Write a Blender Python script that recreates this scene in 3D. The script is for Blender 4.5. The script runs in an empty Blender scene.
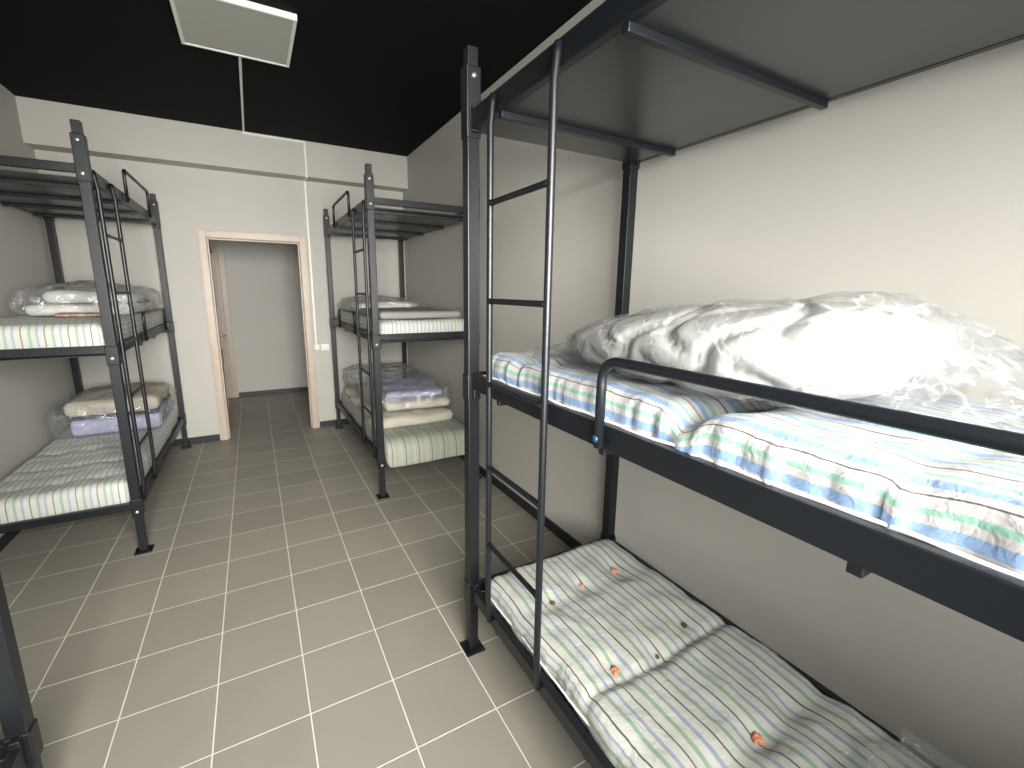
import bpy, bmesh, math, random
from mathutils import Vector, Matrix, noise
C = bpy.context.scene.collection
random.seed(7)
PI = math.pi

# ------------------------------------------------------------------ materials
def mat(name, col, rough=0.5, metal=0.0, spec=0.5, bump=0.0, bscale=60, var=0.0, vscale=3.0):
    m = bpy.data.materials.new(name); m.use_nodes = True
    nt = m.node_tree; b = nt.nodes['Principled BSDF']
    b.inputs['Base Color'].default_value = (*col, 1)
    b.inputs['Roughness'].default_value = rough
    b.inputs['Metallic'].default_value = metal
    b.inputs['Specular IOR Level'].default_value = spec
    tc = nt.nodes.new('ShaderNodeTexCoord')
    if var > 0:
        n = nt.nodes.new('ShaderNodeTexNoise'); n.inputs['Scale'].default_value = vscale
        n.inputs['Detail'].default_value = 6
        nt.links.new(tc.outputs['Object'], n.inputs['Vector'])
        r = nt.nodes.new('ShaderNodeValToRGB')
        r.color_ramp.elements[0].position = 0.3; r.color_ramp.elements[1].position = 0.7
        r.color_ramp.elements[0].color = (*[c * (1 - var) for c in col], 1)
        r.color_ramp.elements[1].color = (*[min(1, c * (1 + var)) for c in col], 1)
        nt.links.new(n.outputs['Fac'], r.inputs['Fac'])
        nt.links.new(r.outputs['Color'], b.inputs['Base Color'])
    if bump > 0:
        n = nt.nodes.new('ShaderNodeTexNoise'); n.inputs['Scale'].default_value = bscale
        n.inputs['Detail'].default_value = 4
        nt.links.new(tc.outputs['Object'], n.inputs['Vector'])
        bp = nt.nodes.new('ShaderNodeBump'); bp.inputs['Strength'].default_value = bump
        bp.inputs['Distance'].default_value = 0.01
        nt.links.new(n.outputs['Fac'], bp.inputs['Height'])
        nt.links.new(bp.outputs['Normal'], b.inputs['Normal'])
    return m

M = {}
M['wall'] = mat('wall_paint', (0.50, 0.478, 0.432), 0.75, bump=0.06, bscale=180, var=0.02, vscale=2)
M['ceiling'] = mat('black_ceiling_paint', (0.0035, 0.0045, 0.0042), 0.85, spec=0.15, bump=0.1, bscale=90)
M['corridor_ceiling'] = mat('dark_corridor_ceiling', (0.02, 0.021, 0.02), 0.8)
M['steel'] = mat('black_powder_coated_steel', (0.0045, 0.0060, 0.0080), 0.40, spec=0.5, bump=0.02, bscale=500)
M['deck'] = mat('dark_sheet_steel', (0.019, 0.023, 0.023), 0.33, spec=0.9, bump=0.03, bscale=8, var=0.12, vscale=4)
M['bolt'] = mat('zinc_bolt', (0.75, 0.75, 0.73), 0.28, metal=0.9)
M['cap'] = mat('blue_plastic_washer', (0.004, 0.03, 0.06), 0.4)
M['base'] = mat('black_baseboard', (0.012, 0.013, 0.016), 0.4)
M['wood'] = mat('pale_oak_laminate', (0.50, 0.41, 0.325), 0.4, var=0.06, vscale=12)
M['wood2'] = mat('brown_door_glass_strip', (0.22, 0.15, 0.11), 0.15, var=0.15, vscale=8)
M['white'] = mat('white_plastic', (0.80, 0.80, 0.76), 0.35)
M['lamp_frame'] = mat('lamp_white_metal', (0.80, 0.80, 0.74), 0.35)
M['diffuser'] = mat('lamp_diffuser_off', (0.42, 0.43, 0.38), 0.42, bump=0.15, bscale=300)
M['quilt'] = mat('white_quilt', (0.27, 0.265, 0.25), 0.85, bump=0.3, bscale=45)
M['cream'] = mat('cream_blanket', (0.50, 0.465, 0.38), 0.9, bump=0.4, bscale=60, var=0.05)
M['linen'] = mat('white_linen', (0.60, 0.595, 0.555), 0.85, bump=0.3, bscale=60)
M['lavender'] = mat('lavender_blanket', (0.40, 0.405, 0.56), 0.85, bump=0.6, bscale=45, var=0.15, vscale=22)
M['navy'] = mat('navy_cloth', (0.02, 0.025, 0.06), 0.8)
M['rust'] = mat('rust_patterned_cloth', (0.42, 0.27, 0.20), 0.8, var=0.5, vscale=45)
M['tuft_orange'] = mat('orange_tuft', (0.58, 0.22, 0.12), 0.9, bump=0.5, bscale=200, var=0.3, vscale=90)
M['tuft_brown'] = mat('brown_tuft', (0.10, 0.07, 0.05), 0.9, bump=0.5, bscale=200)
M['piping'] = mat('white_piping', (0.82, 0.80, 0.76), 0.6)

def film_material(name, op, white):
    m = bpy.data.materials.new(name); m.use_nodes = True
    nt = m.node_tree; nt.nodes.clear()
    out = nt.nodes.new('ShaderNodeOutputMaterial')
    tr = nt.nodes.new('ShaderNodeBsdfTransparent'); tr.inputs['Color'].default_value = (0.97, 0.98, 0.98, 1)
    gl = nt.nodes.new('ShaderNodeBsdfGlossy'); gl.inputs['Roughness'].default_value = 0.16
    gl.inputs['Color'].default_value = (1, 1, 1, 1)
    df = nt.nodes.new('ShaderNodeBsdfDiffuse'); df.inputs['Color'].default_value = (white, white, white, 1)
    tl = nt.nodes.new('ShaderNodeBsdfTranslucent'); tl.inputs['Color'].default_value = (white, white, white, 1)
    a = nt.nodes.new('ShaderNodeMixShader'); a.inputs[0].default_value = 0.4
    nt.links.new(df.outputs[0], a.inputs[1]); nt.links.new(tl.outputs[0], a.inputs[2])
    tc = nt.nodes.new('ShaderNodeTexCoord')
    vo = nt.nodes.new('ShaderNodeTexNoise'); vo.inputs['Scale'].default_value = 14; vo.inputs['Detail'].default_value = 6
    vo.inputs['Distortion'].default_value = 2.2
    nt.links.new(tc.outputs['Object'], vo.inputs['Vector'])
    bp = nt.nodes.new('ShaderNodeBump'); bp.inputs['Strength'].default_value = 0.55; bp.inputs['Distance'].default_value = 0.02
    nt.links.new(vo.outputs['Fac'], bp.inputs['Height'])
    nt.links.new(bp.outputs['Normal'], gl.inputs['Normal']); nt.links.new(bp.outputs['Normal'], df.inputs['Normal'])
    cn = nt.nodes.new('ShaderNodeTexNoise'); cn.inputs['Scale'].default_value = 7; cn.inputs['Detail'].default_value = 5
    cn.inputs['Distortion'].default_value = 1.5; nt.links.new(tc.outputs['Object'], cn.inputs['Vector'])
    c1 = nt.nodes.new('ShaderNodeMath'); c1.operation = 'SUBTRACT'; c1.inputs[1].default_value = 0.5; nt.links.new(cn.outputs['Fac'], c1.inputs[0])
    c2 = nt.nodes.new('ShaderNodeMath'); c2.operation = 'ABSOLUTE'; nt.links.new(c1.outputs[0], c2.inputs[0])
    c3 = nt.nodes.new('ShaderNodeMapRange'); c3.inputs['From Min'].default_value = 0.0; c3.inputs['From Max'].default_value = 0.022
    c3.inputs['To Min'].default_value = op+0.26; c3.inputs['To Max'].default_value = op; nt.links.new(c2.outputs[0], c3.inputs['Value'])
    b = nt.nodes.new('ShaderNodeMixShader'); nt.links.new(c3.outputs[0], b.inputs[0])
    nt.links.new(tr.outputs[0], b.inputs[1]); nt.links.new(a.outputs[0], b.inputs[2])
    lw = nt.nodes.new('ShaderNodeLayerWeight'); nt.links.new(bp.outputs['Normal'], lw.inputs['Normal'])
    pw = nt.nodes.new('ShaderNodeMath'); pw.operation = 'POWER'; pw.inputs[1].default_value = 4.0; nt.links.new(lw.outputs['Facing'], pw.inputs[0])
    fr = nt.nodes.new('ShaderNodeMath'); fr.operation = 'MULTIPLY_ADD'; fr.inputs[1].default_value = 0.45; fr.inputs[2].default_value = 0.06
    nt.links.new(pw.outputs[0], fr.inputs[0])
    c = nt.nodes.new('ShaderNodeMixShader')
    nt.links.new(fr.outputs[0], c.inputs[0]); nt.links.new(b.outputs[0], c.inputs[1]); nt.links.new(gl.outputs[0], c.inputs[2])
    nt.links.new(c.outputs[0], out.inputs['Surface'])
    return m
M['film'] = film_material('clear_plastic_film', 0.10, 0.95)
M['film_loose'] = film_material('loose_plastic_film', 0.06, 0.75)
M['film_dim'] = film_material('thin_plastic_film', 0.07, 0.95)

def glass_material():
    m = bpy.data.materials.new('window_glass'); m.use_nodes = True
    nt = m.node_tree; nt.nodes.clear()
    out = nt.nodes.new('ShaderNodeOutputMaterial')
    tr = nt.nodes.new('ShaderNodeBsdfTransparent'); gl = nt.nodes.new('ShaderNodeBsdfGlossy')
    gl.inputs['Roughness'].default_value = 0.02
    lw = nt.nodes.new('ShaderNodeLayerWeight')
    fr = nt.nodes.new('ShaderNodeMath'); fr.operation = 'POWER'; fr.inputs[1].default_value = 4.0; nt.links.new(lw.outputs['Facing'], fr.inputs[0])
    mx = nt.nodes.new('ShaderNodeMixShader')
    nt.links.new(fr.outputs[0], mx.inputs[0]); nt.links.new(tr.outputs[0], mx.inputs[1]); nt.links.new(gl.outputs[0], mx.inputs[2])
    nt.links.new(mx.outputs[0], out.inputs['Surface'])
    return m
M['glass'] = glass_material()

def stripe_material(name, white, brown, green, blue, period=0.104, phase=0.0, wide=0.0):
    m = bpy.data.materials.new(name); m.use_nodes = True
    nt = m.node_tree; b = nt.nodes['Principled BSDF']
    b.inputs['Roughness'].default_value = 0.62; b.inputs['Specular IOR Level'].default_value = 0.35
    b.inputs['Sheen Weight'].default_value = 0.1
    uv = nt.nodes.new('ShaderNodeUVMap'); uv.uv_map = 'UVMap'
    sp = nt.nodes.new('ShaderNodeSeparateXYZ'); nt.links.new(uv.outputs[0], sp.inputs[0])
    mu = nt.nodes.new('ShaderNodeMath'); mu.operation = 'MULTIPLY_ADD'
    mu.inputs[1].default_value = 1 / period; mu.inputs[2].default_value = 10 + phase
    nt.links.new(sp.outputs['X'], mu.inputs[0])
    fr = nt.nodes.new('ShaderNodeMath'); fr.operation = 'FRACT'; nt.links.new(mu.outputs[0], fr.inputs[0])
    r = nt.nodes.new('ShaderNodeValToRGB'); cr = r.color_ramp; cr.interpolation = 'LINEAR'
    W = white
    stops = [(0.0, W), (0.040, W), (0.05, brown), (0.092, brown), (0.102, W), (0.35, W), (0.37, green), (0.475, green), (0.495, W),
             (0.68-wide, W), (0.70-wide, blue), (0.785+wide, blue), (0.805+wide, W)]
    cr.elements[0].position = 0; cr.elements[0].color = (*stops[0][1], 1)
    cr.elements[1].position = 1; cr.elements[1].color = (*W, 1)
    for p, c in stops[1:]:
        e = cr.elements.new(p); e.color = (*c, 1)
    nt.links.new(fr.outputs[0], r.inputs['Fac'])
    # weave broken up a little
    tc = nt.nodes.new('ShaderNodeTexCoord'); n = nt.nodes.new('ShaderNodeTexNoise'); n.inputs['Scale'].default_value = 9
    n.inputs['Detail'].default_value = 5; nt.links.new(tc.outputs['Object'], n.inputs['Vector'])
    mx = nt.nodes.new('ShaderNodeMix'); mx.data_type = 'RGBA'; mx.blend_type = 'MULTIPLY'; mx.inputs['Factor'].default_value = 0.16
    nt.links.new(r.outputs['Color'], mx.inputs['A']); nt.links.new(n.outputs['Fac'], mx.inputs['B'])
    nt.links.new(mx.outputs['Result'], b.inputs['Base Color'])
    n2 = nt.nodes.new('ShaderNodeTexNoise'); n2.inputs['Scale'].default_value = 38; n2.inputs['Detail'].default_value = 4
    n2.inputs['Distortion'].default_value = 0.8
    nt.links.new(tc.outputs['Object'], n2.inputs['Vector'])
    bp = nt.nodes.new('ShaderNodeBump'); bp.inputs['Strength'].default_value = 0.35; bp.inputs['Distance'].default_value = 0.012
    nt.links.new(n2.outputs['Fac'], bp.inputs['Height']); nt.links.new(bp.outputs['Normal'], b.inputs['Normal'])
    return m
M['stripe'] = stripe_material('striped_ticking', (0.455, 0.455, 0.41), (0.085, 0.085, 0.08), (0.22, 0.32, 0.24), (0.24, 0.285, 0.36))
M['stripe_b'] = stripe_material('striped_ticking_bright', (0.40, 0.392, 0.378), (0.09, 0.07, 0.08), (0.20, 0.36, 0.28), (0.18, 0.27, 0.42), period=-0.090, phase=0.17, wide=0.05)
M['stripe_c'] = stripe_material('striped_ticking_pale', (0.56, 0.56, 0.50), (0.20, 0.18, 0.155), (0.33, 0.43, 0.35), (0.34, 0.42, 0.50), period=0.09)
M['stripe_d'] = stripe_material('striped_ticking_khaki', (0.39, 0.385, 0.31), (0.09, 0.09, 0.075), (0.30, 0.37, 0.26), (0.40, 0.43, 0.40), period=0.10, phase=0.2)

def floor_material():
    m = bpy.data.materials.new('grey_floor_tiles'); m.use_nodes = True
    nt = m.node_tree; b = nt.nodes['Principled BSDF']
    tc = nt.nodes.new('ShaderNodeTexCoord')
    sp = nt.nodes.new('ShaderNodeSeparateXYZ'); nt.links.new(tc.outputs['Object'], sp.inputs[0])
    def M2(op, a, bb=None, c=None):
        n = nt.nodes.new('ShaderNodeMath'); n.operation = op
        for i, v in enumerate((a, bb, c)):
            if v is None: continue
            if isinstance(v, (int, float)): n.inputs[i].default_value = v
            else: nt.links.new(v, n.inputs[i])
        return n.outputs[0]
    ds = []; ids = []
    for ax in ('X', 'Y'):
        q = M2('MULTIPLY_ADD', sp.outputs[ax], 1 / 0.3, 100.0)
        f = M2('FRACT', q)
        d = M2('MINIMUM', f, M2('SUBTRACT', 1.0, f))
        ds.append(M2('MULTIPLY', d, 0.3)); ids.append(M2('FLOOR', q))
    dm = M2('MINIMUM', ds[0], ds[1])
    g = nt.nodes.new('ShaderNodeMapRange'); g.inputs['From Min'].default_value = 0.0016; g.inputs['From Max'].default_value = 0.0028
    nt.links.new(dm, g.inputs['Value'])      # 0 grout .. 1 tile
    cb = nt.nodes.new('ShaderNodeCombineXYZ'); nt.links.new(ids[0], cb.inputs[0]); nt.links.new(ids[1], cb.inputs[1])
    wn = nt.nodes.new('ShaderNodeTexWhiteNoise'); nt.links.new(cb.outputs[0], wn.inputs['Vector'])
    n = nt.nodes.new('ShaderNodeTexNoise'); n.inputs['Scale'].default_value = 3.5; n.inputs['Detail'].default_value = 7
    nt.links.new(tc.outputs['Object'], n.inputs['Vector'])
    s = M2('ADD', M2('MULTIPLY', wn.outputs['Value'], 0.45), M2('MULTIPLY', n.outputs['Fac'], 0.7))
    r = nt.nodes.new('ShaderNodeValToRGB')
    r.color_ramp.elements[0].position = 0.15; r.color_ramp.elements[0].color = (0.23, 0.212, 0.176, 1)
    r.color_ramp.elements[1].position = 0.95; r.color_ramp.elements[1].color = (0.285, 0.263, 0.218, 1)
    nt.links.new(s, r.inputs['Fac'])
    # dusty footprints
    n3 = nt.nodes.new('ShaderNodeTexNoise'); n3.inputs['Scale'].default_value = 7; n3.inputs['Detail'].default_value = 9
    n3.inputs['Roughness'].default_value = 0.7
    nt.links.new(tc.outputs['Object'], n3.inputs['Vector'])
    dr = nt.nodes.new('ShaderNodeMapRange'); dr.inputs['From Min'].default_value = 0.66; dr.inputs['From Max'].default_value = 0.78
    dr.inputs['To Max'].default_value = 0.35
    nt.links.new(n3.outputs['Fac'], dr.inputs['Value'])
    m1 = nt.nodes.new('ShaderNodeMix'); m1.data_type = 'RGBA'; nt.links.new(dr.outputs[0], m1.inputs['Factor'])
    nt.links.new(r.outputs['Color'], m1.inputs['A']); m1.inputs['B'].default_value = (0.42, 0.40, 0.36, 1)
    m2 = nt.nodes.new('ShaderNodeMix'); m2.data_type = 'RGBA'; nt.links.new(g.outputs[0], m2.inputs['Factor'])
    m2.inputs['A'].default_value = (0.68, 0.65, 0.57, 1); nt.links.new(m1.outputs['Result'], m2.inputs['B'])
    nt.links.new(m2.outputs['Result'], b.inputs['Base Color'])
    b.inputs['Roughness'].default_value = 0.46; b.inputs['Specular IOR Level'].default_value = 0.45
    bp = nt.nodes.new('ShaderNodeBump'); bp.inputs['Strength'].default_value = 0.5; bp.inputs['Distance'].default_value = 0.002
    nt.links.new(g.outputs[0], bp.inputs['Height']); nt.links.new(bp.outputs['Normal'], b.inputs['Normal'])
    return m
M['floor'] = floor_material()

# ------------------------------------------------------------------ mesh helpers
def obj(name, bm, m, parent=None, smooth=False, bevel=0.0):
    me = bpy.data.meshes.new(name)
    bmesh.ops.recalc_face_normals(bm, faces=bm.faces[:])
    bm.to_mesh(me); bm.free()
    me.materials.append(m)
    if smooth:
        for p in me.polygons: p.use_smooth = True
    o = bpy.data.objects.new(name, me); C.objects.link(o)
    if parent: o.parent = parent
    if bevel:
        bv = o.modifiers.new('bevel', 'BEVEL'); bv.width = bevel; bv.segments = 2; bv.limit_method = 'ANGLE'
    return o
def box(bm, x0, x1, y0, y1, z0, z1):
    x0, x1 = min(x0, x1), max(x0, x1); y0, y1 = min(y0, y1), max(y0, y1); z0, z1 = min(z0, z1), max(z0, z1)
    v = [bm.verts.new(p) for p in ((x0,y0,z0),(x1,y0,z0),(x1,y1,z0),(x0,y1,z0),(x0,y0,z1),(x1,y0,z1),(x1,y1,z1),(x0,y1,z1))]
    for f in ((0,3,2,1),(4,5,6,7),(0,1,5,4),(1,2,6,5),(2,3,7,6),(3,0,4,7)): bm.faces.new([v[i] for i in f])
    return bm
def bx(*a): return box(bmesh.new(), *a)
def tube(bm, pts, r, seg=12, squash=None):
    pts = [Vector(p) for p in pts]; rings = []
    up = None
    for i, p in enumerate(pts):
        d = (pts[min(i+1, len(pts)-1)] - pts[max(i-1, 0)]).normalized()
        if up is None:
            a = Vector((0,0,1)) if abs(d.z) < 0.9 else Vector((1,0,0))
            up = (a - d * a.dot(d)).normalized()
        else:
            up = (up - d * up.dot(d)).normalized()
        s = d.cross(up)
        rr = r[i] if isinstance(r, (list, tuple)) else r
        rings.append([bm.verts.new(p + (up * math.cos(t) + s * math.sin(t)) * rr) for t in [2*PI*k/seg for k in range(seg)]])
    for a, b in zip(rings, rings[1:]):
        for k in range(seg): bm.faces.new((a[k], a[(k+1) % seg], b[(k+1) % seg], b[k]))
    bm.faces.new(rings[0][::-1]); bm.faces.new(rings[-1])
    return bm
def arc_path(corners, r, n=6):
    P = [Vector(p) for p in corners]; out = [P[0]]
    for i in range(1, len(P)-1):
        a = (P[i-1]-P[i]).normalized(); b = (P[i+1]-P[i]).normalized()
        p0 = P[i] + a*r; p1 = P[i] + b*r
        for k in range(n+1):
            t = k/n; out.append(p0*(1-t)**2 + P[i]*2*t*(1-t) + p1*t*t)
    out.append(P[-1]); return out
def disc(bm, c, axis, r, h, seg=14):
    c = Vector(c); a = Vector(axis).normalized()
    tube(bm, [c, c + a*h*0.6, c + a*h], [r, r*0.95, r*0.5], seg)
def empty(name, loc, label=None, cat=None, group=None):
    o = bpy.data.objects.new(name, None); C.objects.link(o); o.location = loc; o.empty_display_size = 0.1
    if label: o['label'] = label
    if cat: o['category'] = cat
    if group: o['group'] = group
    return o
def tag(o, label, cat, group=None):
    o['label'] = label; o['category'] = cat
    if group: o['group'] = group
    return o
def struct(name, bm, m, parent=None, bevel=0.0):
    o = obj(name, bm, m, parent, bevel=bevel)
    if not parent: o['kind'] = 'structure'
    return o

def slab(x0, x1, y0, y1, z0, z1, r, step, disp=None, uvs=False, nz=5, sq=1.0):
    """closed rounded slab, regular grid on all six sides; disp(p, n, a, b, c) -> new point"""
    hx, hy, hz = (x1-x0)/2, (y1-y0)/2, (z1-z0)/2
    cx, cy, cz = (x0+x1)/2, (y0+y1)/2, (z0+z1)/2
    nx = max(4, int((x1-x0)/step)); ny = max(4, int((y1-y0)/step))
    bm = bmesh.new(); V = {}
    uvl = bm.loops.layers.uv.new('UVMap')
    def vert(i, j, k):
        key = (i, j, k)
        if key in V: return V[key]
        # concentrate samples near the edges
        def e(t, h): 
            return t
        a = -1+2*i/nx; b = -1+2*j/ny; c = -1+2*k/nz
        p = Vector((a*hx, b*hy, c*hz))
        q = Vector((max(-hx+r, min(hx-r, p.x)), max(-hy+r, min(hy-r, p.y)), max(-hz+min(r,hz*.999), min(hz-min(r,hz*.999), p.z))))
        d = p - q
        if d.length > 1e-6:
            mx = max(abs(d.x), abs(d.y), abs(d.z))
            n = d.normalized(); p2 = q + n * min(r, mx) * (1 if mx > r*0.99 else 1)
            rz = min(r, hz)
            p2 = q + Vector((n.x*r*mx/r, n.y*r*mx/r, n.z*min(rz, mx)))
        else: n = Vector((0,0,1)); p2 = p
        P = Vector((cx, cy, cz)) + p2
        if disp: P = disp(P, n, a, b, c)
        v = bm.verts.new(P); V[key] = v; return v
    def face(keys, uv):
        vs = [vert(*k) for k in keys]
        f = bm.faces.new(vs)
        for l, k in zip(f.loops, keys): l[uvl].uv = uv(*k)
    X = lambda i: -hx + 2*hx*i/nx
    Y = lambda j: -hy + 2*hy*j/ny
    Z = lambda k: -hz + 2*hz*k/nz
    for i in range(nx):
        for j in range(ny):
            face([(i,j,nz),(i+1,j,nz),(i+1,j+1,nz),(i,j+1,nz)], lambda i,j,k: (X(i), Y(j)))
            face([(i,j,0),(i,j+1,0),(i+1,j+1,0),(i+1,j,0)], lambda i,j,k: (X(i), Y(j)))
    for i in range(nx):
        for k in range(nz):
            face([(i,0,k),(i+1,0,k),(i+1,0,k+1),(i,0,k+1)], lambda i,j,k: (X(i), -hy-hz+Z(k)))
            face([(i,ny,k),(i,ny,k+1),(i+1,ny,k+1),(i+1,ny,k)], lambda i,j,k: (X(i), hy+hz-Z(k)))
    for j in range(ny):
        for k in range(nz):
            face([(0,j,k),(0,j,k+1),(0,j+1,k+1),(0,j+1,k)], lambda i,j,k: (-hx-hz+Z(k), Y(j)))
            face([(nx,j,k),(nx,j+1,k),(nx,j+1,k+1),(nx,j,k+1)], lambda i,j,k: (hx+hz-Z(k), Y(j)))
    return bm
def N(x, y, z=0.0): return noise.noise(Vector((x, y, z)))
def ridge(x, y, z=0.0): return 1 - 2*abs(noise.noise(Vector((x, y, z))))

# ------------------------------------------------------------------ room
XL, XR, YF, YB, ZC = -1.465, 1.50, 3.29, -2.42, 2.885
YC = 5.28
struct('floor', bx(-2.2, 2.2, YB-0.15, YC+0.15, -0.1, 0), M['floor'])
struct('ceiling', bx(XL-0.15, XR+0.15, YB-0.15, YF+0.12, ZC, ZC+0.12), M['ceiling'])
struct('ceiling_corridor', bx(-2.2, 2.2, YF+0.12, YC+0.12, 2.6, 2.72), M['corridor_ceiling'])
struct('wall_left', bx(XL-0.12, XL, YB, YF, 0, ZC), M['wall'])
struct('wall_right', bx(XR, XR+0.12, YB, YF, 0, ZC), M['wall'])
DX0, DX1, DZ = -0.385, 0.405, 1.965     # door opening
b = bmesh.new()
box(b, XL-0.12, DX0-0.03, YF, YF+0.12, 0, ZC); box(b, DX1+0.03, XR+0.12, YF, YF+0.12, 0, ZC); box(b, DX0-0.03, DX1+0.03, YF, YF+0.12, DZ+0.03, ZC)
struct('wall_far', b, M['wall'])
struct('trim_1', bx(XL, XR, 3.10, YF, 2.565, ZC), M['wall'])      # plaster beam across the far wall
struct('wall_corridor', bx(-2.2, 2.2, YC, YC+0.12, 0, 2.6), M['wall'])
struct('wall_corridor_left', bx(-2.2, -2.08, YF+0.12, YC, 0, 2.6), M['wall'])
struct('wall_corridor_right', bx(1.1, 1.22, YF+0.12, YC, 0, 2.6), M['wall'])
# window wall behind the camera
WX0, WX1, WZ0, WZ1 = -0.60, 0.98, 1.00, 2.40
b = bmesh.new()
box(b, XL-0.12, WX0, YB-0.12, YB, 0, ZC); box(b, WX1, XR+0.12, YB-0.12, YB, 0, ZC)
box(b, WX0, WX1, YB-0.12, YB, 0, WZ0); box(b, WX0, WX1, YB-0.12, YB, WZ1, ZC)
struct('wall_back', b, M['wall'])
wf = bmesh.new(); t = 0.05
box(wf, WX0, WX1, YB-0.09, YB-0.04, WZ0, WZ0+t); box(wf, WX0, WX1, YB-0.09, YB-0.04, WZ1-t, WZ1)
for x in (WX0, (WX0+WX1)/2-t/2, WX1-t): box(wf, x, x+t, YB-0.09, YB-0.04, WZ0+t, WZ1-t)
w = struct('window_1', wf, M['white'])
obj('pane', bx(WX0+t, WX1-t, YB-0.07, YB-0.062, WZ0+t, WZ1-t), M['glass'], w)
obj('window_sill', bx(WX0-0.05, WX1+0.05, YB-0.02, YB+0.12, WZ0-0.04, WZ0-0.005), M['white'], w)
# baseboards
BH = 0.065
struct('baseboard_left', bx(XL, XL+0.012, YB, YF, 0, BH), M['base'])
struct('baseboard_right', bx(XR-0.012, XR, YB, YF, 0, BH), M['base'])
struct('baseboard_far_left', bx(XL+0.012, DX0-0.075, YF-0.012, YF, 0, BH), M['base'])
struct('baseboard_far_right', bx(DX1+0.075, XR-0.012, YF-0.012, YF, 0, BH), M['base'])
struct('baseboard_corridor', bx(-0.335, 1.1, YC-0.012, YC, 0, BH), M['base'])
# door frame: casing + jamb
def casing(bm, x0, x1, zt, y, w=0.07, d=0.014, s=-1):
    # profiled architrave, mitred look: two steps
    for (e, dd) in ((0.0, d), (0.012, d+0.005)):
        box(bm, x0-w+e, x0-e*0.4, y, y+s*dd, 0, zt+w-e)
        box(bm, x1+e*0.4, x1+w-e, y, y+s*dd, 0, zt+w-e)
        box(bm, x0-e*0.4, x1+e*0.4, y, y+s*dd, zt+e*0.4, zt+w-e)
b = bmesh.new(); casing(b, DX0, DX1, DZ, YF)
dr = struct('door_1', b, M['wood'], bevel=0.003)
b = bmesh.new()
box(b, DX0-0.03, DX0, YF, YF+0.12, 0, DZ+0.03); box(b, DX1, DX1+0.03, YF, YF+0.12, 0, DZ+0.03); box(b, DX0, DX1, YF, YF+0.12, DZ, DZ+0.03)
box(b, DX0, DX0+0.012, YF+0.03, YF+0.075, 0, DZ); box(b, DX1-0.012, DX1, YF+0.03, YF+0.075, 0, DZ); box(b, DX0+0.012, DX1-0.012, YF+0.03, YF+0.075, DZ-0.012, DZ)
obj('door_frame', b, M['wood'], dr, bevel=0.002)
obj('strike_plate', bx(DX1-0.003, DX1+0.0005, YF+0.085, YF+0.105, 0.92, 1.06), M['bolt'], dr)
# open leaf in the corridor
lw = 0.80
leaf = obj('door_leaf', None or bx(-0.04, 0, 0, lw, 0.01, DZ-0.01), M['wood'], dr, bevel=0.003)
leaf.location = (DX0-0.005, YF+0.125, 0); leaf.rotation_euler = (0, 0, math.radians(1.5))
b = bmesh.new(); box(b, 0, 0.004, 0.16, 0.30, 0.85, 1.86); box(b, 0, 0.004, 0.40, 0.62, 0.85, 1.86)
obj('glass_strip', b, M['wood2'], leaf, bevel=0.001)
b = bmesh.new()
for (y0, y1, z0, z1) in ((0.10, 0.70, 0.12, 0.70), (0.10, 0.70, 0.80, 1.90)):
    for q in ((y0, y1, z0, z0+0.025), (y0, y1, z1-0.025, z1)): box(b, 0, 0.008, *q)
    for q in ((y0, y0+0.025, z0, z1), (y1-0.025, y1, z0, z1)): box(b, 0, 0.008, *q)
obj('moulding', b, M['wood'], leaf, bevel=0.002)
b = bmesh.new(); disc(b, (0, 0.73, 0.97), (1,0,0), 0.027, 0.012, 18)
tube(b, arc_path([(0.0, 0.73, 0.97), (0.05, 0.73, 0.97), (0.05, 0.61, 0.97)], 0.02), 0.009, 10)
obj('door_handle', b, M['bolt'], leaf, smooth=True)
# doorway on the other side of the corridor
b = bmesh.new(); casing(b, -1.21, -0.41, 1.96, YC)
d2 = struct('door_2', b, M['wood'], bevel=0.003)
obj('door_leaf', bx(-1.21, -0.41, YC-0.004, YC-0.0005, 0.01, 1.96), M['wood'], d2)

# ------------------------------------------------------------------ lamp, conduit, sockets
lx0, lx1, ly0, ly1, lz = -0.285, 0.265, 0.972, 1.540, 2.855
lamp = empty('ceiling_lamp', ((lx0+lx1)/2, (ly0+ly1)/2, ZC), 'square white LED panel lamp on the black ceiling, switched off', 'ceiling lamp')
def L(bm, dx=(lx0+lx1)/2, dy=(ly0+ly1)/2, dz=ZC):
    bmesh.ops.translate(bm, verts=bm.verts[:], vec=(-dx, -dy, -dz)); return bm
b = bmesh.new(); f = 0.018
box(b, lx0, lx1, ly0, ly0+f, lz, ZC); box(b, lx0, lx1, ly1-f, ly1, lz, ZC); box(b, lx0, lx0+f, ly0+f, ly1-f, lz, ZC); box(b, lx1-f, lx1, ly0+f, ly1-f, lz, ZC)
obj('frame', L(b), M['lamp_frame'], lamp, bevel=0.002)
obj('diffuser', L(bx(lx0+f, lx1-f, ly0+f, ly1-f, lz+0.004, lz+0.012)), M['diffuser'], lamp)
b = bmesh.new()
box(b, -0.008, 0.008, ly1+0.001, 3.10, ZC-0.012, ZC)
box(b, -0.008, 0.008, 3.088, 3.10, ZC-0.024, ZC-0.012)
box(b, 0.008, 0.508, 3.088, 3.10, ZC-0.024, ZC-0.008)
box(b, 0.492, 0.508, 3.088, 3.10, 2.553, ZC-0.024)
box(b, 0.492, 0.508, 3.10, YF, 2.553, 2.565)
box(b, 0.492, 0.508, YF-0.012, YF, 0.925, 2.553)
tag(obj('cable_trunking', b, M['white'], bevel=0.002), 'thin white cable trunking running from lamp over beam down to sockets', 'cable trunking')
b = bx(-0.008, 0.008, -1.0, ly0-0.001, ZC-0.012, ZC)
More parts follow.
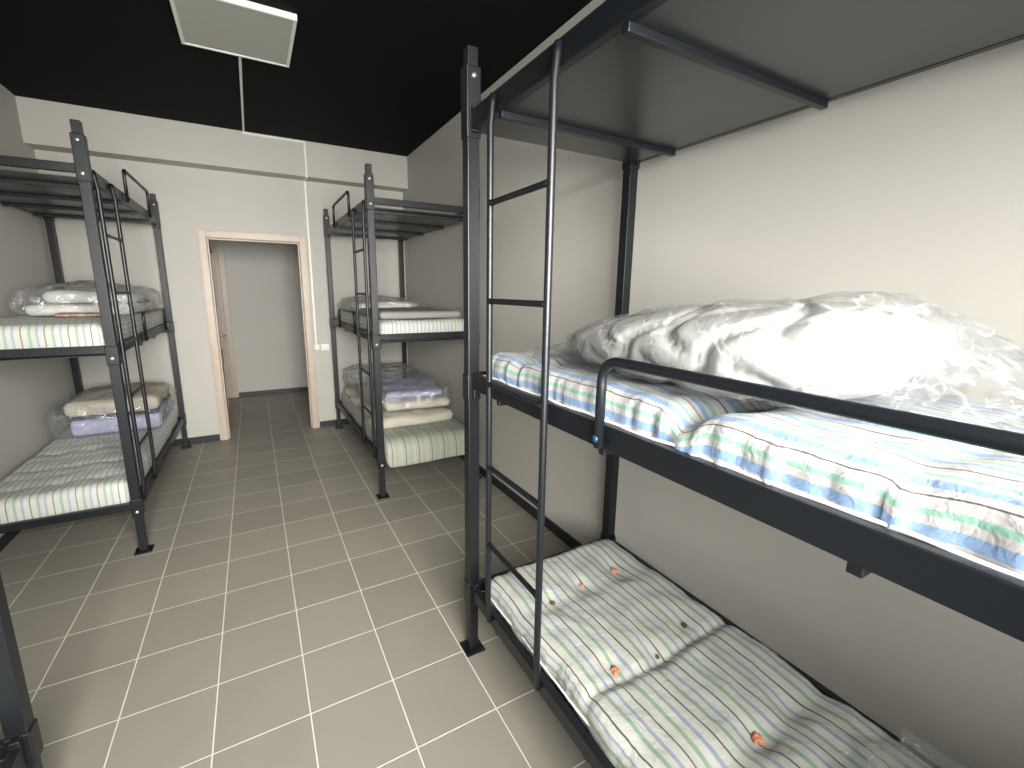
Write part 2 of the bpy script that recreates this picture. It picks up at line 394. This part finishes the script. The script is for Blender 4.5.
tag(obj('cable_trunking', b, M['white'], bevel=0.002), 'short white cable trunking on the ceiling between lamp and window side', 'cable trunking')
def wall_plate(x0, x1, z0, z1, label, holes):
    e = tag(obj('socket' if holes else 'light_switch', bx(x0, x1, YF-0.018, YF, z0, z1), M['white'], bevel=0.003), label, 'socket' if holes else 'switch')
    if holes:
        n = 2
        for k in range(n):
            cx = x0 + (x1-x0)*(k+0.5)/n
            b = bmesh.new(); disc(b, (cx, YF-0.018, (z0+z1)/2), (0,-1,0), 0.020, 0.004, 20)
            obj('socket_face', b, M['lamp_frame'], e, smooth=False)
    else:
        obj('rocker', bx(x0+0.008, x1-0.008, YF-0.023, YF-0.017, z0+0.012, z1-0.012), M['lamp_frame'], e, bevel=0.002)
wall_plate(0.485, 0.53, 0.865, 0.923, 'small white wall switch at the foot of the cable trunking beside the doorway', False)
wall_plate(0.545, 0.63, 0.855, 0.925, 'white double wall socket right of the small switch near the bed post', True)

# ------------------------------------------------------------------ bunk bed
TIERS = ((0.255, 0.31), (1.145, 1.205), (2.035, 2.10))
def bunk(x, ynear, Lb, W, s, label, ladder_y, guards, cross0=0.22, caps=False, cstep=0.515):
    """x: line of the aisle posts, s: +1 bed extends towards +x; local origin at the aisle post nearest the window"""
    e = empty('bunk_bed', (x, ynear, 0), label, 'bunk bed', 'three-tier black metal bunk beds')
    S = M['steel']
    for (px, py) in ((0, 0), (0, Lb), (s*W, 0), (s*W, Lb)):
        b = bmesh.new()
        h = 0.0225
        box(b, px-0.019, px+0.019, py-0.019, py+0.019, 0.008, 0.30)
        box(b, px-h, px+h, py-h, py+h, 0.30, 2.02)
        box(b, px-0.019, px+0.019, py-0.019, py+0.019, 2.0, 2.295)
        p = obj('post', b, S, e, bevel=0.003)
        obj('foot_plate', bx(px-0.042, px+0.042, py-0.042, py+0.042, 0, 0.008), S, p, bevel=0.002)
        for (z0, z1) in ((0.225, 0.33), (1.10, 1.20), (2.015, 2.235)):
            b = bmesh.new(); k = 0.0265
            box(b, px-k, px+k, py-k, py+k, z0, z1)
            # tab that takes the rails
            sy = 1 if py == 0 else -1
            box(b, px-0.012, px+0.012, py, py+sy*0.045, max(z0, z1-0.09) if z1 < 2 else 2.03, min(z1, 2.11))
            obj('sleeve', b, S, p, bevel=0.004)
        for zb in (0.255, 1.135, 2.052, 2.205):
            b = bmesh.new()
            tube(b, [(px, py+q, zb) for q in (-0.0325, -0.030, -0.0264, -0.0263, 0.0263, 0.0264, 0.030, 0.0325)], [0.005, 0.009, 0.0095, 0.004, 0.004, 0.0095, 0.009, 0.005], 14)
            obj('bolt', b, M['bolt'], p, smooth=True)
    for ti, (z0, z1) in enumerate(TIERS):
        for px in (0, s*W):
            obj('side_rail', bx(px-0.0125, px+0.0125, 0.028, Lb-0.028, z0, z1), S, e, bevel=0.003)
        for py in (0, Lb):
            obj('end_rail', bx(s*0.028, s*(W-0.028), py-0.0125, py+0.0125, z1-0.045, z1-0.002), S, e, bevel=0.003)
        obj('deck_panel', bx(s*0.0135, s*(W-0.0135), 0.0135, Lb-0.0135, z0+0.0015, z0+0.0045), M['deck'], e)
        for k in range(4):
            yc = Lb - cross0 - k*cstep
            zt = z0+0.0015
            b = bmesh.new()
            box(b, -s*0.006, s*(W+0.002), yc-0.010, yc+0.010, zt-0.020, zt)
            obj('crossbar', b, S, e, bevel=0.002)
    # ladder
    xo = -s*0.026
    lad = bpy.data.objects.new('ladder', None); C.objects.link(lad); lad.parent = e; lad.empty_display_size = 0.05
    c = xo-s*0.004
    for yy in ladder_y:
        b = bmesh.new()
        tube(b, [(-s*0.020, yy, 2.085), (-s*0.024, yy, 2.06), (c, yy, 2.0), (c, yy, 0.38), (-s*0.0245, yy, 0.34), (-s*0.0235, yy, 0.288)], 0.0105, 12)
        obj('ladder_rail', b, S, lad, smooth=True)
    for zr in (0.61, 0.905, 1.20, 1.475, 1.775):
        y0, y1 = ladder_y
        b = bmesh.new()
        tube(b, [(c, y0, zr), (c, y0+0.03, zr), (c, y1-0.03, zr), (c, y1, zr)], [0.011, 0.009, 0.009, 0.011], 10)
        obj('rung', b, S, lad, smooth=True)
    # guard rails
    for (ti, y0, y1, h, rr) in guards:
        z0, z1 = TIERS[ti]; gx = -s*0.0255
        b = bmesh.new()
        tube(b, arc_path([(gx, y0, z0+0.008), (gx, y0, z1+h), (gx, y1, z1+h), (gx, y1, z0+0.008)], rr, 8), 0.0115 if s*x > 0 and ynear < 0 else 0.010, 12)
        g = obj('guard_rail', b, S, e, smooth=True)
        for yy in (y0, y1):
            b = bmesh.new(); disc(b, (gx-s*0.0090, yy, z0+0.030), (-s, 0, 0), 0.009, 0.007)
            obj('bolt_cap', b, M['cap'] if caps else S, g, smooth=True)
    return e

bedR = bunk(0.645, -2.20, 1.90, 0.745, 1, 'black steel three-tier bunk bed nearest the viewer on the right, ladder in front', (1.372, 1.698),
            ((1, 0.40, 1.155, 0.155, 0.055),), caps=True)
bedM = bunk(0.665, 1.29, 1.88, 0.760, 1, 'black steel three-tier bunk bed to the right of the doorway', (0.075, 0.42),
            ((1, 0.58, 1.28, 0.12, 0.04), (2, 0.56, 1.26, 0.13, 0.04)))
bedL = bunk(-0.733, 1.25, 1.94, 0.690, -1, 'black steel three-tier bunk bed against the left wall, left of the doorway', (0.06, 0.40),
            ((1, 0.72, 1.53, 0.13, 0.03), (2, 0.76, 1.50, 0.14, 0.03)), cross0=0.30, cstep=0.47)
bedN = bunk(-0.708, -2.20, 1.90, 0.722, -1, 'black steel bunk bed of which only one lower post shows at the bottom left corner', (0.06, 0.40),
            ((1, 0.72, 1.50, 0.13, 0.03), (2, 0.72, 1.50, 0.13, 0.03)))

# ------------------------------------------------------------------ mattresses
def mattress(x0, x1, y0, y1, z0, z1, material, tufts, label, seed, dim=0.022, step=0.014, folds=(), end_droop=0, end_sag=0, sag=None, pipe=True, wr=1.0, puck=0.005):
    cx, cy = (x0+x1)/2, (y0+y1)/2; hz = (z1-z0)/2
    def disp(P, n, a, b, c):
        x, y = P.x, P.y
        top = (c+1)/2
        d = 0
        for (tx, ty) in tufts:
            rr = math.hypot(x-tx, (y-ty))
            d -= dim*math.exp(-(rr/0.045)**2) + dim*0.35*math.exp(-(rr/0.11)**2)
        for (fy, dep, wd) in folds:
            yy = y - fy - 0.015*N(x*6, seed)
            d -= dep*math.exp(-(yy/wd)**2)
        d += 0.006*wr*N(x*5+seed, y*5) + 0.004*wr*N(x*13, y*13+seed)
        d += 0.0025*wr*ridge(x*16+seed, y*9)
        P = P.copy()
        P.z += d*top
        # puckers on the sides
        side = max(abs(a), 0)
        if abs(n.x) > 0.4: P.x += n.x*(puck*(abs(N(y*30, seed*3, P.z*1.5))*2-0.4) + puck*0.6*N(y*55, seed, P.z*3) + 0.006*wr*N(y*9, seed))
        if abs(n.y) > 0.4: P.y += n.y*(0.005*wr*N(x*34, seed*3, P.z*9) + 0.007*wr*N(x*8, seed))
        # edge waviness
        P.x += 0.010*wr*a*N(y*4, seed+5)*(abs(a)**6)
        P.y += 0.012*b*N(x*5, seed+9)*(abs(b)**8)
        if end_droop:
            t = max(0.0, (y0+0.10 - y)/0.10)
            P.z -= end_droop*t*t
        return P
    bm = slab(x0, x1, y0, y1, z0, z1, min(0.045, hz*0.92), step, disp, nz=7)
    bmesh.ops.translate(bm, verts=bm.verts[:], vec=(-cx, -cy, -z0))
    o = obj('mattress', bm, M[material], smooth=True); o.location = (cx, cy, z0)
    tag(o, label, 'mattress', 'striped mattresses on the bunks')
    if pipe:
        # cord along the lower and upper long edge
        pts = []
        k = 0
        n = int((y1-y0)/0.02)
        for i in range(n+1):
            y = y0+0.02 + (y1-y0-0.04)*i/n
            pts.append((x0-cx-0.004+0.004*N(y*9, seed), y-cy, 0.055+0.004*N(y*11, seed+2)))
        b = bmesh.new(); tube(b, pts, 0.0035, 6)
        obj('piping', b, M['piping'], o, smooth=True)
    return o

zl = 0.3105 - 0.03          # deck top is inside the frame; mattresses rest on it
rt = [(0.806,-0.646),(0.96,-0.622),(1.135,-0.61),(0.80,-0.975),(0.955,-0.995),(1.128,-0.955),(0.80,-1.31),(0.976,-1.30),(1.13,-1.29),(0.81,-1.65),(0.97,-1.65),(1.13,-1.65),(0.81,-1.98),(0.97,-1.98),(1.13,-1.98)]
rt = [(-0.058+(a+0.058)*1.038, -1.793+(b+1.793)*1.038) for a, b in rt]
mRl = mattress(0.672, 1.332, -2.16, -0.355, 0.2605, 0.372, 'stripe', rt, 'striped mattress with orange tufts on the lower bunk nearest the viewer', 3.3,
               dim=0.018, step=0.012, wr=1.5, folds=((-0.985, 0.014, 0.016), (-0.63, 0.004, 0.03), (-1.30, 0.005, 0.03), (-1.65, 0.005, 0.03)))
tcol = {0: 'tuft_brown', 1: 'tuft_orange', 2: 'tuft_orange', 3: 'tuft_orange', 4: 'tuft_brown', 5: 'tuft_brown', 7: 'tuft_orange'}
for i in range(len(rt)):
    if i in (6, 8): continue
    tx, ty = rt[i]; big = {0: 0.012, 1: 0.010, 2: 0.016, 3: 0.018, 4: 0.006, 5: 0.011, 7: 0.020}.get(i, 0.010)
    b = bmesh.new(); cx, cy, cz = tx-(0.672+1.332)/2, ty-(-2.16-0.355)/2, 0
    # height: sample the mattress surface
    me = mRl.data; best = min((v for v in me.vertices if v.co.z > 0.06), key=lambda v: (v.co.x-cx)**2+(v.co.y-cy)**2)
    z = best.co.z
    for q in range(11):
        a = q*2*PI/11+random.random()*0.4; r = big*(0.55+random.random()*0.45)
        tube(b, [(cx, cy, z+0.003), (cx+math.cos(a)*r*0.6, cy+math.sin(a)*r*0.6, z+0.008+random.random()*0.003), (cx+math.cos(a)*r, cy+math.sin(a)*r, z+0.004)], [0.0045, 0.0045, 0.003], 6)
    disc(b, (cx, cy, z-0.001), (0,0,1), big*0.55, 0.008, 10)
    t = obj('tuft', b, M[tcol.get(i, 'tuft_orange')], mRl, smooth=True)
    t['label'] = 'brown thread tuft' if tcol.get(i) == 'tuft_brown' else 'orange thread tuft'

mt = [(x, y) for y in (-0.62, -1.235, -1.85) for x in (0.80, 1.0, 1.2)]
mRm = mattress(0.66, 1.36, -2.16, -0.36, 1.152, 1.284, 'stripe_b', mt, 'thick striped mattress on the middle bunk nearest the viewer, under the big bag', 8.1,
               dim=0.022, step=0.012, folds=((-1.235, 0.034, 0.035), (-0.60, 0.006, 0.03), (-1.58, 0.012, 0.03), (-1.85, 0.02, 0.04)), wr=1.4, puck=0.010)
mMl = mattress(0.692, 1.40, 1.225, 3.13, 0.2605, 0.43, 'stripe_d', [(x, y) for y in (1.5, 1.9, 2.3) for x in (0.85, 1.05, 1.25)], 'greenish striped mattress drooping over the end of the lower bunk right of the doorway', 5.7,
               dim=0.015, step=0.022, end_droop=0.055, pipe=False)
mMm = mattress(0.695, 1.40, 1.29, 3.13, 1.152, 1.29, 'stripe_c', [(x, y) for y in (1.5, 1.9, 2.3) for x in (0.85, 1.05, 1.25)], 'thin striped mattress on the middle bunk right of the doorway', 2.2, step=0.022, pipe=False, dim=0.01)
lt = [(x, y) for y in (1.45, 1.75, 2.05, 2.35, 2.65, 2.95) for x in (-1.28, -1.10, -0.92)]
mLl = mattress(-1.415, -0.762, 1.275, 3.15, 0.2605, 0.425, 'stripe_c', lt, 'pale striped mattress on the lower bunk by the left wall', 9.4, step=0.018, pipe=False, dim=0.012,
               folds=((1.45, 0.006, 0.02), (1.60, 0.006, 0.02), (1.75, 0.007, 0.02), (1.92, 0.006, 0.02), (2.08, 0.006, 0.02), (2.22, 0.006, 0.02)))
mLm = mattress(-1.415, -0.762, 1.275, 3.15, 1.152, 1.318, 'stripe_c', lt, 'pale striped mattress on the middle bunk by the left wall', 6.4, step=0.02, pipe=False, dim=0.014)
mNl = mattress(-1.395, -0.75, -2.16, -0.33, 0.2605, 0.40, 'stripe_c', [], 'striped mattress whose corner shows behind the post at the bottom left', 1.4, step=0.03, pipe=False)

# ------------------------------------------------------------------ soft goods
def soft(name, x0, x1, y0, y1, z0, z1, material, label, cat, seed, amp=0.012, r=None, step=0.018, freq=5, dome=0.0, rot=0.0, crumple=0.0, cfreq=12, base=None, shape=None, group=None):
    cx, cy = (x0+x1)/2, (y0+y1)/2; hz = (z1-z0)/2
    def disp(P, n, a, b, c):
        P = P.copy(); top = (c+1)/2
        d = amp*N(P.x*freq+seed, P.y*freq, seed) + amp*0.5*N(P.x*freq*2.6, P.y*freq*2.6+seed, P.z*8)
        d += crumple*(ridge(P.x*cfreq+seed, P.y*cfreq, P.z*cfreq)-0.5) + crumple*0.5*(ridge(P.x*cfreq*2.3, P.y*cfreq*2.3+seed, P.z*cfreq*2)-0.5)
        P.z += d*top
        P.z += dome*top*(1-a*a)*(1-b*b)
        w = max(abs(a), abs(b))**4
        P.x += n.x*d*1.2 + 0.9*amp*a*w*N(P.y*4, seed+3)*2
        P.y += n.y*d*1.2 + 0.9*amp*b*w*N(P.x*4, seed+7)*2
        if shape: P = shape(P, a, b, c)
        if P.z < z0: P.z = z0 + 0.0005*top
        return P
    bm = slab(x0, x1, y0, y1, z0, z1, r or hz*0.95, step, disp, nz=7)
    bmesh.ops.translate(bm, verts=bm.verts[:], vec=(-cx, -cy, -z0))
    o = obj(name, bm, M[material], smooth=True); o.location = (cx, cy, z0); o.rotation_euler.z = rot
    return tag(o, label, cat, group)

# --- the big quilt in its clear bag on the middle bunk
def quilt_top(x, y, grow=0.0):
    """height of the rolled quilt above its underside at a point (0 outside)"""
    cy = -1.06; hy = 0.455+grow; hx = 0.285+grow
    cx = 0.955 + 0.02*math.sin(y*5)
    u = (x-cx)/hx; v = (y-cy)/hy
    return max(0.0, (1-abs(u)**2.6))**0.5 * max(0.0, (1-abs(v)**3.4))**0.55
def big(name, grow, zbase, H, material, label, cat, quilt):
    bm = bmesh.new(); nu, nv = 190, 72
    cy = -1.075; hy = 0.415+grow; rings = []
    for i in range(nu+1):
        v = -1 + 2*i/nu; y = cy + v*hy            # v = +1 is the end towards the door
        end = max(0.0, 1-abs(v)**(3.6 if v < 0 else 2.4))**0.5
        t01 = (v+1)/2
        Ht = H*(1.17 - 0.30*t01 - 0.20*t01**3 + 0.05*math.exp(-((t01-0.12)/0.10)**2))
        ring = []
        for k in range(nv):
            t = 2*PI*k/nv
            ct, st = math.cos(t), math.sin(t)
            px = math.copysign(abs(ct)**0.78, ct); pz = math.copysign(abs(st)**0.78, st)
            hx = (0.275+grow)*(0.25+0.75*end)
            x = 0.955 + 0.015*math.sin(y*6) + px*hx
            z = zbase + Ht*0.5*(1+pz*end) * (1 if pz > 0 else 0.96)
            P = Vector((x, y, z)); nrm = Vector((px, 0, pz)).normalized()
            arc = math.atan2(pz, px)*0.20
            a1 = y/0.105 + 0.35*math.sin(arc*PI/0.16); a2 = arc/0.16
            q = (math.sin(a1*PI/1.0)**2*0.5 + 0.5*abs(math.sin((a1+a2)*PI*0.5))*abs(math.sin((a1-a2)*PI*0.5)))
            seam = min(abs(math.sin((a1+a2)*PI*0.5)), abs(math.sin((a1-a2)*PI*0.5)))
            puff = 0.022*(min(1.0, seam*2.2)**0.6 - 0.8)
            if quilt:
                d = puff + 0.006*N(x*8, y*8, z*8) + 0.002*N(x*30, y*30, z*30)
            else:
                near = max(0.0, -v)**4
                d = puff*0.75*(1-near) + 0.0045*(ridge(x*6+2, y*5, z*6)-0.3) + 0.0028*(ridge(x*15, y*9+4, z*15)-0.4) + 0.0018*ridge(x*34, y*20, z*34)
                d += near*(0.040*(ridge(x*9, y*11, z*10)-0.1) + 0.020*(ridge(x*18, y*15, z*18)-0.2) + 0.02)
            P += nrm*d*(0.35+0.65*end)
            P.y += 0.6*d*v
            if pz < -0.1: P.z = max(P.z, zbase + 0.0005)
            ring.append(bm.verts.new(P))
        rings.append(ring)
    for a, b in zip(rings, rings[1:]):
        for k in range(nv): bm.faces.new((a[k], a[(k+1) % nv], b[(k+1) % nv], b[k]))
    bm.faces.new(rings[0][::-1]); bm.faces.new(rings[-1])
    if not quilt:
        def sheet(fn, nu, nv):
            G = [[bm.verts.new(fn(i/nu, j/nv)) for j in range(nv+1)] for i in range(nu+1)]
            for i in range(nu):
                for j in range(nv): bm.faces.new((G[i][j], G[i+1][j], G[i+1][j+1], G[i][j+1]))
        def far_tail(u, v):      # gathered closed corner lying on the mattress
            y = -0.70 + 0.13*u; w = 0.13*(1-0.7*u)+0.015
            x = 0.80 + (v-0.5)*2*w
            z = zbase + 0.012 + 0.045*(1-u)*(1-(2*v-1)**2) + 0.010*ridge(x*22, y*18) + 0.016*u*abs(math.sin(v*9))
            return Vector((x, y, z))
        sheet(far_tail, 26, 30)
        def near_tail(u, v):     # loose mouth of the bag: a crumpled translucent sheet tent running down to the mattress
            y = -1.43 - 0.36*u; x = 0.70 + 0.62*v + 0.02*math.sin(u*7)
            z = zbase + 0.012 + (0.175*(1-u)**1.4)*(0.25+0.75*math.sin(PI*min(1, 0.12+v*0.8))) + 0.026*(ridge(x*8, y*7)-0.1) + 0.010*ridge(x*22+3, y*22) + 0.004*ridge(x*50, y*44)
            return Vector((x, y, max(zbase+0.003, z)))
        sheet(near_tail, 60, 90)
    z0 = zbase
    bmesh.ops.translate(bm, verts=bm.verts[:], vec=(-0.965, 1.06, -z0))
    o = obj(name, bm, M[material], smooth=True); o.location = (0.965, -1.06, z0)
    return tag(o, label, cat)
zb = 1.290
big('quilt', 0.0, zb+0.004, 0.178, 'quilt', 'thick white quilt rolled inside the large clear bag on the near middle bunk', 'quilt', True)
big('plastic_bag', 0.012, zb, 0.190, 'film_loose', 'large crumpled clear plastic bag holding the quilt on the near middle bunk', 'plastic bag', False)
# plastic-wrapped bundle at the near end of the lower bunk (only its corner shows)
soft('plastic_bag', 0.90, 1.33, -2.0, -1.46, 0.374, 0.415, 'film_loose', 'clear plastic bag whose corner shows on the near lower mattress at the bottom edge', 'plastic bag', 4.0, amp=0.02, crumple=0.012, step=0.012)

# --- left middle bunk
soft('blanket', -1.31, -0.78, 2.05, 3.02, 1.322, 1.392, 'linen', 'folded white blanket at the bottom of the bag on the left middle bunk', 'blanket', 1.1, amp=0.010)
soft('pillow', -1.27, -0.80, 2.22, 3.0, 1.396, 1.475, 'linen', 'white pillow on top in the bag on the left middle bunk', 'pillow', 2.1, amp=0.016, dome=0.035)
soft('folded_cloth', -1.13, -0.90, 1.90, 2.03, 1.322, 1.345, 'rust', 'small rust-patterned folded cloth in front of the white blanket on the left middle bunk', 'cloth', 3.1, amp=0.004, step=0.012)
soft('plastic_bag', -1.36, -0.752, 2.035, 3.09, 1.3205, 1.49, 'film', 'clear plastic bag around the white bedding on the left middle bunk', 'plastic bag', 5.1, amp=0.016, crumple=0.014, step=0.014, dome=0.045, r=0.07)
# --- left lower bunk
soft('blanket', -1.285, -0.76, 2.36, 3.02, 0.434, 0.553, 'lavender', 'folded lavender blanket at the bottom of the stack on the left lower bunk', 'blanket', 7.1, amp=0.008, r=0.035)
soft('folded_cloth', -1.275, -0.77, 2.37, 3.0, 0.556, 0.580, 'navy', 'dark navy cloth squeezed between lavender blanket and cream pillow on the left lower bunk', 'cloth', 7.8, amp=0.003, r=0.008)
soft('pillow', -1.295, -0.77, 2.34, 3.0, 0.584, 0.69, 'cream', 'cream pillow on top of the stack on the left lower bunk', 'pillow', 8.3, amp=0.012, dome=0.03, r=0.04)
soft('plastic_bag', -1.39, -0.745, 2.30, 3.10, 0.430, 0.66, 'film_dim', 'clear plastic bag around the lavender and cream bedding on the left lower bunk', 'plastic bag', 9.1, amp=0.016, crumple=0.014, step=0.014, dome=0.06, r=0.07)
# --- middle bunk right of the door
soft('blanket', 0.73, 1.36, 1.40, 2.15, 1.294, 1.352, 'quilt', 'folded white blanket at the near end of the middle bunk right of the doorway', 'blanket', 11.1, amp=0.006)
soft('pillow', 0.74, 1.24, 2.25, 3.02, 1.296, 1.385, 'linen', 'white pillow in a bag behind the blanket on the middle bunk right of the doorway', 'pillow', 12.1, amp=0.014, dome=0.03)
soft('plastic_bag', 0.71, 1.29, 2.19, 3.08, 1.294, 1.41, 'film_dim', 'clear plastic bag around the pillow on the middle bunk right of the doorway', 'plastic bag', 13.1, amp=0.014, crumple=0.014, step=0.014, dome=0.035, r=0.05)
# --- lower bunk right of the door
soft('quilt', 0.70, 1.31, 1.50, 3.02, 0.434, 0.515, 'cream', 'bulky cream quilt spread on the lower bunk right of the doorway', 'quilt', 14.1, amp=0.028, freq=4, dome=0.03, r=0.045)
soft('blanket', 0.84, 1.37, 1.60, 2.30, 0.545, 0.610, 'cream', 'cream blanket folded under the lavender blanket right of the doorway', 'blanket', 18.1, amp=0.014, r=0.03, rot=-0.12)
soft('blanket', 0.87, 1.35, 1.68, 2.36, 0.622, 0.672, 'lavender', 'lavender blanket on top of the cream quilt right of the doorway', 'blanket', 15.1, amp=0.014, r=0.035, rot=-0.15)
soft('plastic_bag', 0.72, 1.38, 1.58, 3.08, 0.53, 0.70, 'film_dim', 'clear plastic bag over the lavender blanket and quilt right of the doorway', 'plastic bag', 16.1, amp=0.02, crumple=0.02, step=0.014, dome=0.05, r=0.06)
# scraps on the floor under the left bed
def scrap(x, y, w, h, a, m, label):
    bm = slab(-w, w, -h, h, 0, 0.012, 0.005, 0.01, lambda P, n, aa, bb, c: P + Vector((0.006*N(P.y*40, x), 0.006*N(P.x*40, y), 0.004*abs(N(P.x*50, P.y*50)))), nz=2)
    o = obj('scrap', bm, M[m], smooth=True); o.location = (x, y, 0.0005); o.rotation_euler.z = a
    tag(o, label, 'scrap')
scrap(-1.32, 1.93, 0.035, 0.022, 0.2, 'rust', 'small reddish scrap on the floor under the left bunk bed')
scrap(-1.43, 1.95, 0.016, 0.03, 0.9, 'cream', 'small pale scrap on the floor close to the left wall under the bunk bed')

# ------------------------------------------------------------------ light
sc = bpy.context.scene
w = bpy.data.worlds.new('World'); sc.world = w; w.use_nodes = True
w.node_tree.nodes['Background'].inputs[0].default_value = (0.80, 0.88, 1.0, 1); w.node_tree.nodes['Background'].inputs[1].default_value = 1.0
def area(name, loc, rot, sx, sy, power, col):
    l = bpy.data.lights.new(name, 'AREA'); l.shape = 'RECTANGLE'; l.size = sx; l.size_y = sy; l.energy = power; l.color = col; l.spread = math.radians(112)
    o = bpy.data.objects.new(name, l); C.objects.link(o); o.location = loc; o.rotation_euler = rot; return o
area('daylight', (0.12, YB-1.6, 2.45), (math.radians(90-11), 0, 0), 3.8, 3.2, 1080, (1.0, 0.985, 0.95))
sc.view_settings.view_transform = 'Standard'; sc.view_settings.look = 'None'; sc.view_settings.gamma = 1
sc.view_settings.exposure = 0.0; sc.view_settings.use_curve_mapping = False

# ------------------------------------------------------------------ camera
cam = bpy.data.cameras.new('camera'); co = bpy.data.objects.new('camera', cam); C.objects.link(co)
RX, RR, RZ = [math.radians(v) for v in (78.896, 0.561, -28.963)]
co.rotation_mode = 'XYZ'
R = Matrix.Rotation(RZ, 3, 'Z') @ Matrix.Rotation(RX, 3, 'X') @ Matrix.Rotation(RR, 3, 'Z')
co.matrix_world = Matrix.Translation((-0.058, -1.793, 1.510)) @ R.to_4x4()
cam.sensor_width = 36; cam.sensor_fit = 'HORIZONTAL'; cam.lens = 442.668/1024*36
cam.shift_x = 11.971/1024; cam.shift_y = -6.876/1024
cam.clip_start = 0.02
sc.camera = co
GR = {'plastic bag': 'clear plastic bags around the bedding', 'pillow': 'pillows on the far bunks', 'blanket': 'folded blankets on the far bunks',
      'cable trunking': 'white cable trunking on ceiling and wall', 'scrap': 'scraps on the floor under the left bed'}
for o in C.objects:
    if o.parent is None and o.get('category') in GR: o['group'] = GR[o['category']]
